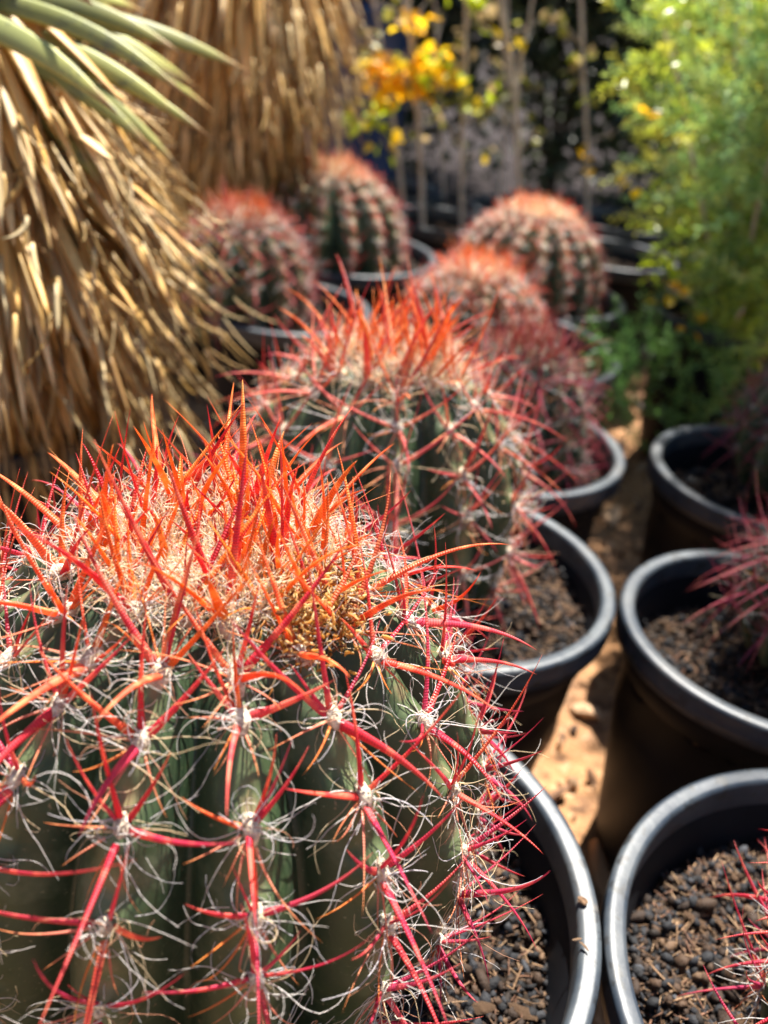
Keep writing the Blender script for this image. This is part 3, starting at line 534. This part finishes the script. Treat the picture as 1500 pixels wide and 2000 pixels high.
sapling('leftmost sapling with lime green leaves at knee height', -.03, 1.95, (-.16, 1.95, .66), clusters=[((-.12, 1.8, .405), (.03, .02, .012), 26, ['lime', 'lime', 'yellow']), ((-.09, 1.8, .375), (.018, .02, .012), 12, ['lime', 'yellow']), ((-.14, 1.8, .52), (.02, .02, .02), 10, ['olive', 'tan'])], seed=6)
sapling('bare slender sapling at the left edge of the big green bush', .355, 2.0, (.25, 2.0, .68), clusters=[((.27, 1.98, .50), (.02, .02, .03), 10, ['olive', 'tan', 'lime']), ((.31, 1.98, .36), (.01, .01, .01), 4, ['gold'])], seed=7, r0=.0055)
sapling('thin reddish sapling just behind the round tall cactus', .175, 2.1, (.12, 2.1, .7), clusters=[((.15, 2.08, .43), (.02, .02, .03), 7, ['tan', 'olive'])], seed=8, r0=.004)
sapling('short crooked sapling between the golden and the greenish one', .05, 2.05, (-.02, 2.05, .62), clusters=[((.02, 2.03, .5), (.02, .02, .03), 8, ['tan', 'olive', 'gold'])], seed=9, r0=.0035)
for k, (x_, y_, R_, lb) in enumerate([(.04, 1.83, .105, 'back row pot holding the golden leaved sapling'), (-.05, 2.08, .10, 'back row pot behind the round back left cactus'), (.215, 2.03, .12, 'back row pot under the forked sapling'),
        (.36, 1.72, .115, 'back row pot to the right of the farthest cactus, nearest the bush'), (.42, 2.02, .11, 'back row pot under the bare slender sapling'), (.50, 1.42, .125, 'dark pot out of which the big green bush grows'), (.62, 1.75, .11, 'back row pot mostly hidden behind the green bush')]):
    make_pot(x_, y_, R_, lb, seed=60 + k)

# ------------------------------------------------------------------ fine leaved bush on the right
def sprigs(mb, P, D, L, col, nneed=22, nl=.017, nw=.0017, r=rng):
    N = len(P); k = np.linspace(.1, 1, nneed)[None, :, None]; sideax = norm(np.cross(D, [0.1, .2, 1]))[:, None]; up_ = np.cross(sideax, D[:, None]); an = (np.arange(nneed) * 2.4)[None, :, None] + r.uniform(0, 6, (N, 1, 1))
    o = P[:, None] + D[:, None] * k * L[:, None, None]; d = norm(D[:, None] * .8 + sideax * np.cos(an) + up_ * np.sin(an) + r.normal(0, .15, (N, nneed, 3))); l = nl * r.uniform(.6, 1.2, (N, nneed, 1)) * (1.15 - .4 * k)
    sd = norm(np.cross(d, r.normal(size=(N, nneed, 3)))) * nw
    V = np.stack([o, o + d * l * .5 + sd, o + d * l, o + d * l * .5 - sd], 2).reshape(-1, 3); n = N * nneed
    c = (col[:, None] * r.uniform(.75, 1.25, (N, nneed, 1)))[:, :, None] * np.ones((1, 1, 4, 1))
    mb.add(V, np.arange(n * 4).reshape(-1, 4), None, c)
    S3 = np.stack([P, P + D * L[:, None] * .5, P + D * L[:, None]], 1); tubes(mb, S3, np.array([.0011, .0009, .0004])[None], (0, 0, 1), 3, 1, col * .8, close=False)
r = np.random.default_rng(55)
bush = thing('bush', 'tall feathery green bush filling the right side, speckled with sunlight', 'bush', (.50, 1.42, 0))
B0 = np.array([.50, 1.42, 0]); lim = []
def limb(pts, r0, sd): return stem(bush, pts, r0, r0 * .3, m=M_bark, name='stem', seed=sd, ns=14)[1]
tips = []
for k in range(62):
    th = r.uniform(0, 6.28); rr_ = r.uniform(.1, .40); zt = r.uniform(.3, .92) if k < 32 else r.uniform(1.1, 2.05); wd = 1.25 if k < 32 else .55
    cth_ = max(math.cos(th), -.55 if k < 32 else -.1)
    end = np.array([cth_ * rr_ * wd + (.03 if k < 32 else .05), math.sin(th) * rr_ * wd * .75, zt]); mid = end * .45 + np.array([0, 0, .12]); P = limb([(0, 0, .2), mid, end], .0045, 300 + k); tips.append(P)
tips = np.array(tips)                                                  # 34 x 14 x 3
N = 4300; a = np.where(r.random(N) < .48, r.integers(0, 32, N), r.integers(32, 62, N)); b = r.integers(4, 14, N); P = tips[a, b] + r.normal(0, .035, (N, 3)); out = norm(P - np.array([.1, 0, .6])); D = norm(out * .6 + r.normal(0, .5, (N, 3)) + np.array([0, 0, .35])); Ls = r.uniform(.05, .11, N)
gc = np.array([[.2, .38, .05], [.5, .56, .05], [.05, .14, .04], [.75, .64, .1], [.3, .5, .2]]); col = 1.15 * gc[(r.integers(0, 34, 62)[a] % 5)] * .5 + gc[r.choice(5, N, p=[.32, .25, .18, .12, .13])] * .5
# keep the bush clear of the cactus row on its left
wx = P[:, 0] + B0[0]; zz = P[:, 2]; lo = np.interp(zz, [.2, .33, .45, .57, .8, 1.5, 2], [.50, .44, .27, .17, .2, .46, .5]); keep = (wx > lo) & (zz > .17)
mb = MB(); sprigs(mb, P[keep], D[keep], Ls[keep], col[keep], r=r)
# low fresh sprigs near the ground at the front
Nl = 150; P = np.stack([r.uniform(-.26, .16, Nl), r.uniform(-.32, -.1, Nl), r.uniform(.1, .24, Nl)], -1); D = norm(np.stack([r.normal(-.4, .3, Nl), r.normal(-.25, .3, Nl), r.uniform(.2, .9, Nl)], -1)); sprigs(mb, P, D, r.uniform(.05, .09, Nl), np.array([[.13, .26, .06]]) * r.uniform(.8, 1.3, (Nl, 1)), r=r)
Nl = 9; P = np.array([(-.215, -.28, .13), (-.20, -.26, .16), (-.17, -.28, .12), (-.13, -.25, .14), (-.21, -.29, .10), (-.10, -.27, .11), (-.05, -.26, .12), (-.18, -.24, .19), (-.08, -.24, .17)]); D = norm(np.array([(-.6, 0, 1), (-.3, 0, 1), (-.5, .1, .9), (.1, 0, 1), (-.8, 0, .8), (.4, 0, .6), (.6, 0, .5), (-.4, 0, 1), (.3, 0, .8)])); sprigs(mb, P, D, np.full(Nl, .10), np.full((Nl, 3), 1.) * np.array([.16, .34, .09]), nneed=60, nl=.018, nw=.0016, r=r)
mb.build('foliage', M_leaf, bush, kind='stuff', smooth=False)
for p_, ky in [((.30, 1.46, .50), 'gold'), ((.35, 1.4, .52), 'gold'), ((.37, 1.3, .30), 'gold'), ((.36, 1.32, .27), 'yellow'), ((.34, 1.3, .34), 'lime'), ((.35, 1.3, .33), 'lime'), ((.33, 1.3, .315), 'lime'), ((.40, 1.28, .25), 'gold'), ((.31, 1.5, .40), 'yellow')]:
    for q in range(3):
        o = link('leaf', leafmesh(ky, YCOL[ky]), bush); o.location = np.array(p_) - B0 + r.normal(0, .006, 3); o.rotation_euler = (r.normal(0, .6), r.normal(0, .6), r.uniform(0, 6.3))

# ------------------------------------------------------------------ dark hedge behind, blue barrel
def barrel(label, x, y, R, Hh):
    t = thing('barrel', label, 'barrel', (x, y, 0))
    prof = [(0, .01), (R * .96, 0.0), (R, .02)]
    for k in range(1, 8): z = Hh * k / 8; prof += [(R, z - .02), (R * 1.025, z), (R, z + .02)] if k in (2, 4, 6) else [(R, z)]
    prof += [(R, Hh - .02), (R * 1.02, Hh - .01), (R * .97, Hh), (R * .9, Hh - .012), (0, Hh - .012)]
    lathe(prof, 64).build('barrel_body', M_blue, t)
    lid = lathe([(.0, Hh + .004), (.03, Hh + .004), (.03, Hh - .01)], 24).build('bung', M_pot, t); lid.location = (R * .5, 0, 0)
    return t
barrel('dark blue plastic barrel standing before the hedge at the upper left', -.2, 2.75, .12, .56)
r = np.random.default_rng(91)
def shrub(label, x, y, rx, ry, hz, n, col, seed):
    r = np.random.default_rng(seed); t = thing('shrub', label, 'shrub', (x, y, 0), 'dark shrubs of the hedge behind')
    for k in range(4): stem(t, [(0, 0, 0), (r.normal(0, .15), r.normal(0, .1), hz * .4), (r.normal(0, rx * .5), r.normal(0, ry * .5), hz * .85)], .014, .006, m=M_trunk, name='stem', seed=seed + k)
    nc = 90; cc = np.stack([r.uniform(-1, 1, nc) * rx, r.uniform(-1, 1, nc) * ry, r.uniform(.06, 1, nc) * hz], -1); q = r.integers(0, nc, n); P = cc[q] + r.normal(0, 1, (n, 3)) * np.array([.14, .12, .14])
    P[:, 2] = np.abs(P[:, 2]) + .02; d = norm(r.normal(size=(n, 3))) * r.uniform(.03, .06, (n, 1)); s_ = norm(np.cross(d, r.normal(size=(n, 3)))) * r.uniform(.012, .025, (n, 1))
    V = np.stack([P, P + d * .5 + s_, P + d, P + d * .5 - s_], 1).reshape(-1, 3); c = np.repeat(np.array(col) * r.uniform(.5, 1.5, (nc, 1))[q] * r.uniform(.7, 1.3, (n, 1)), 4, 0)
    mb = MB(); mb.add(V, np.arange(n * 4).reshape(-1, 4), None, c); mb.build('foliage', M_dark, t, kind='stuff', smooth=False)
for k, (x_, y_, rx, ry, hz, cl, lb) in enumerate([(-1.2, 3.5, .6,   .4, 3.0, (.03, .06, .03), 'tall dark shrub at the far left of the hedge'), (-.35, 3.75, .5, .35, 3.1, (.04, .06, .03), 'dark shrub of the hedge behind the blue barrel'), (.45, 3.45, .5, .35, 3.0, (.05, .065, .025), 'dark shrub of the hedge behind the forked sapling'),
        (1.2, 3.5, .55, .4, 3.0, (.03, .07, .03), 'dark shrub of the hedge right behind the bush'), (2.05, 3.4, .6, .4, 3.0, (.04, .07, .03), 'dark shrub at the far right of the hedge'), (3.0, 3.6, .7, .4, 3.0, (.03, .05, .03), 'dark shrub beyond the right end of the hedge')]):
    shrub(lb, x_, y_, rx, ry, hz, 22000, cl, 400 + k)
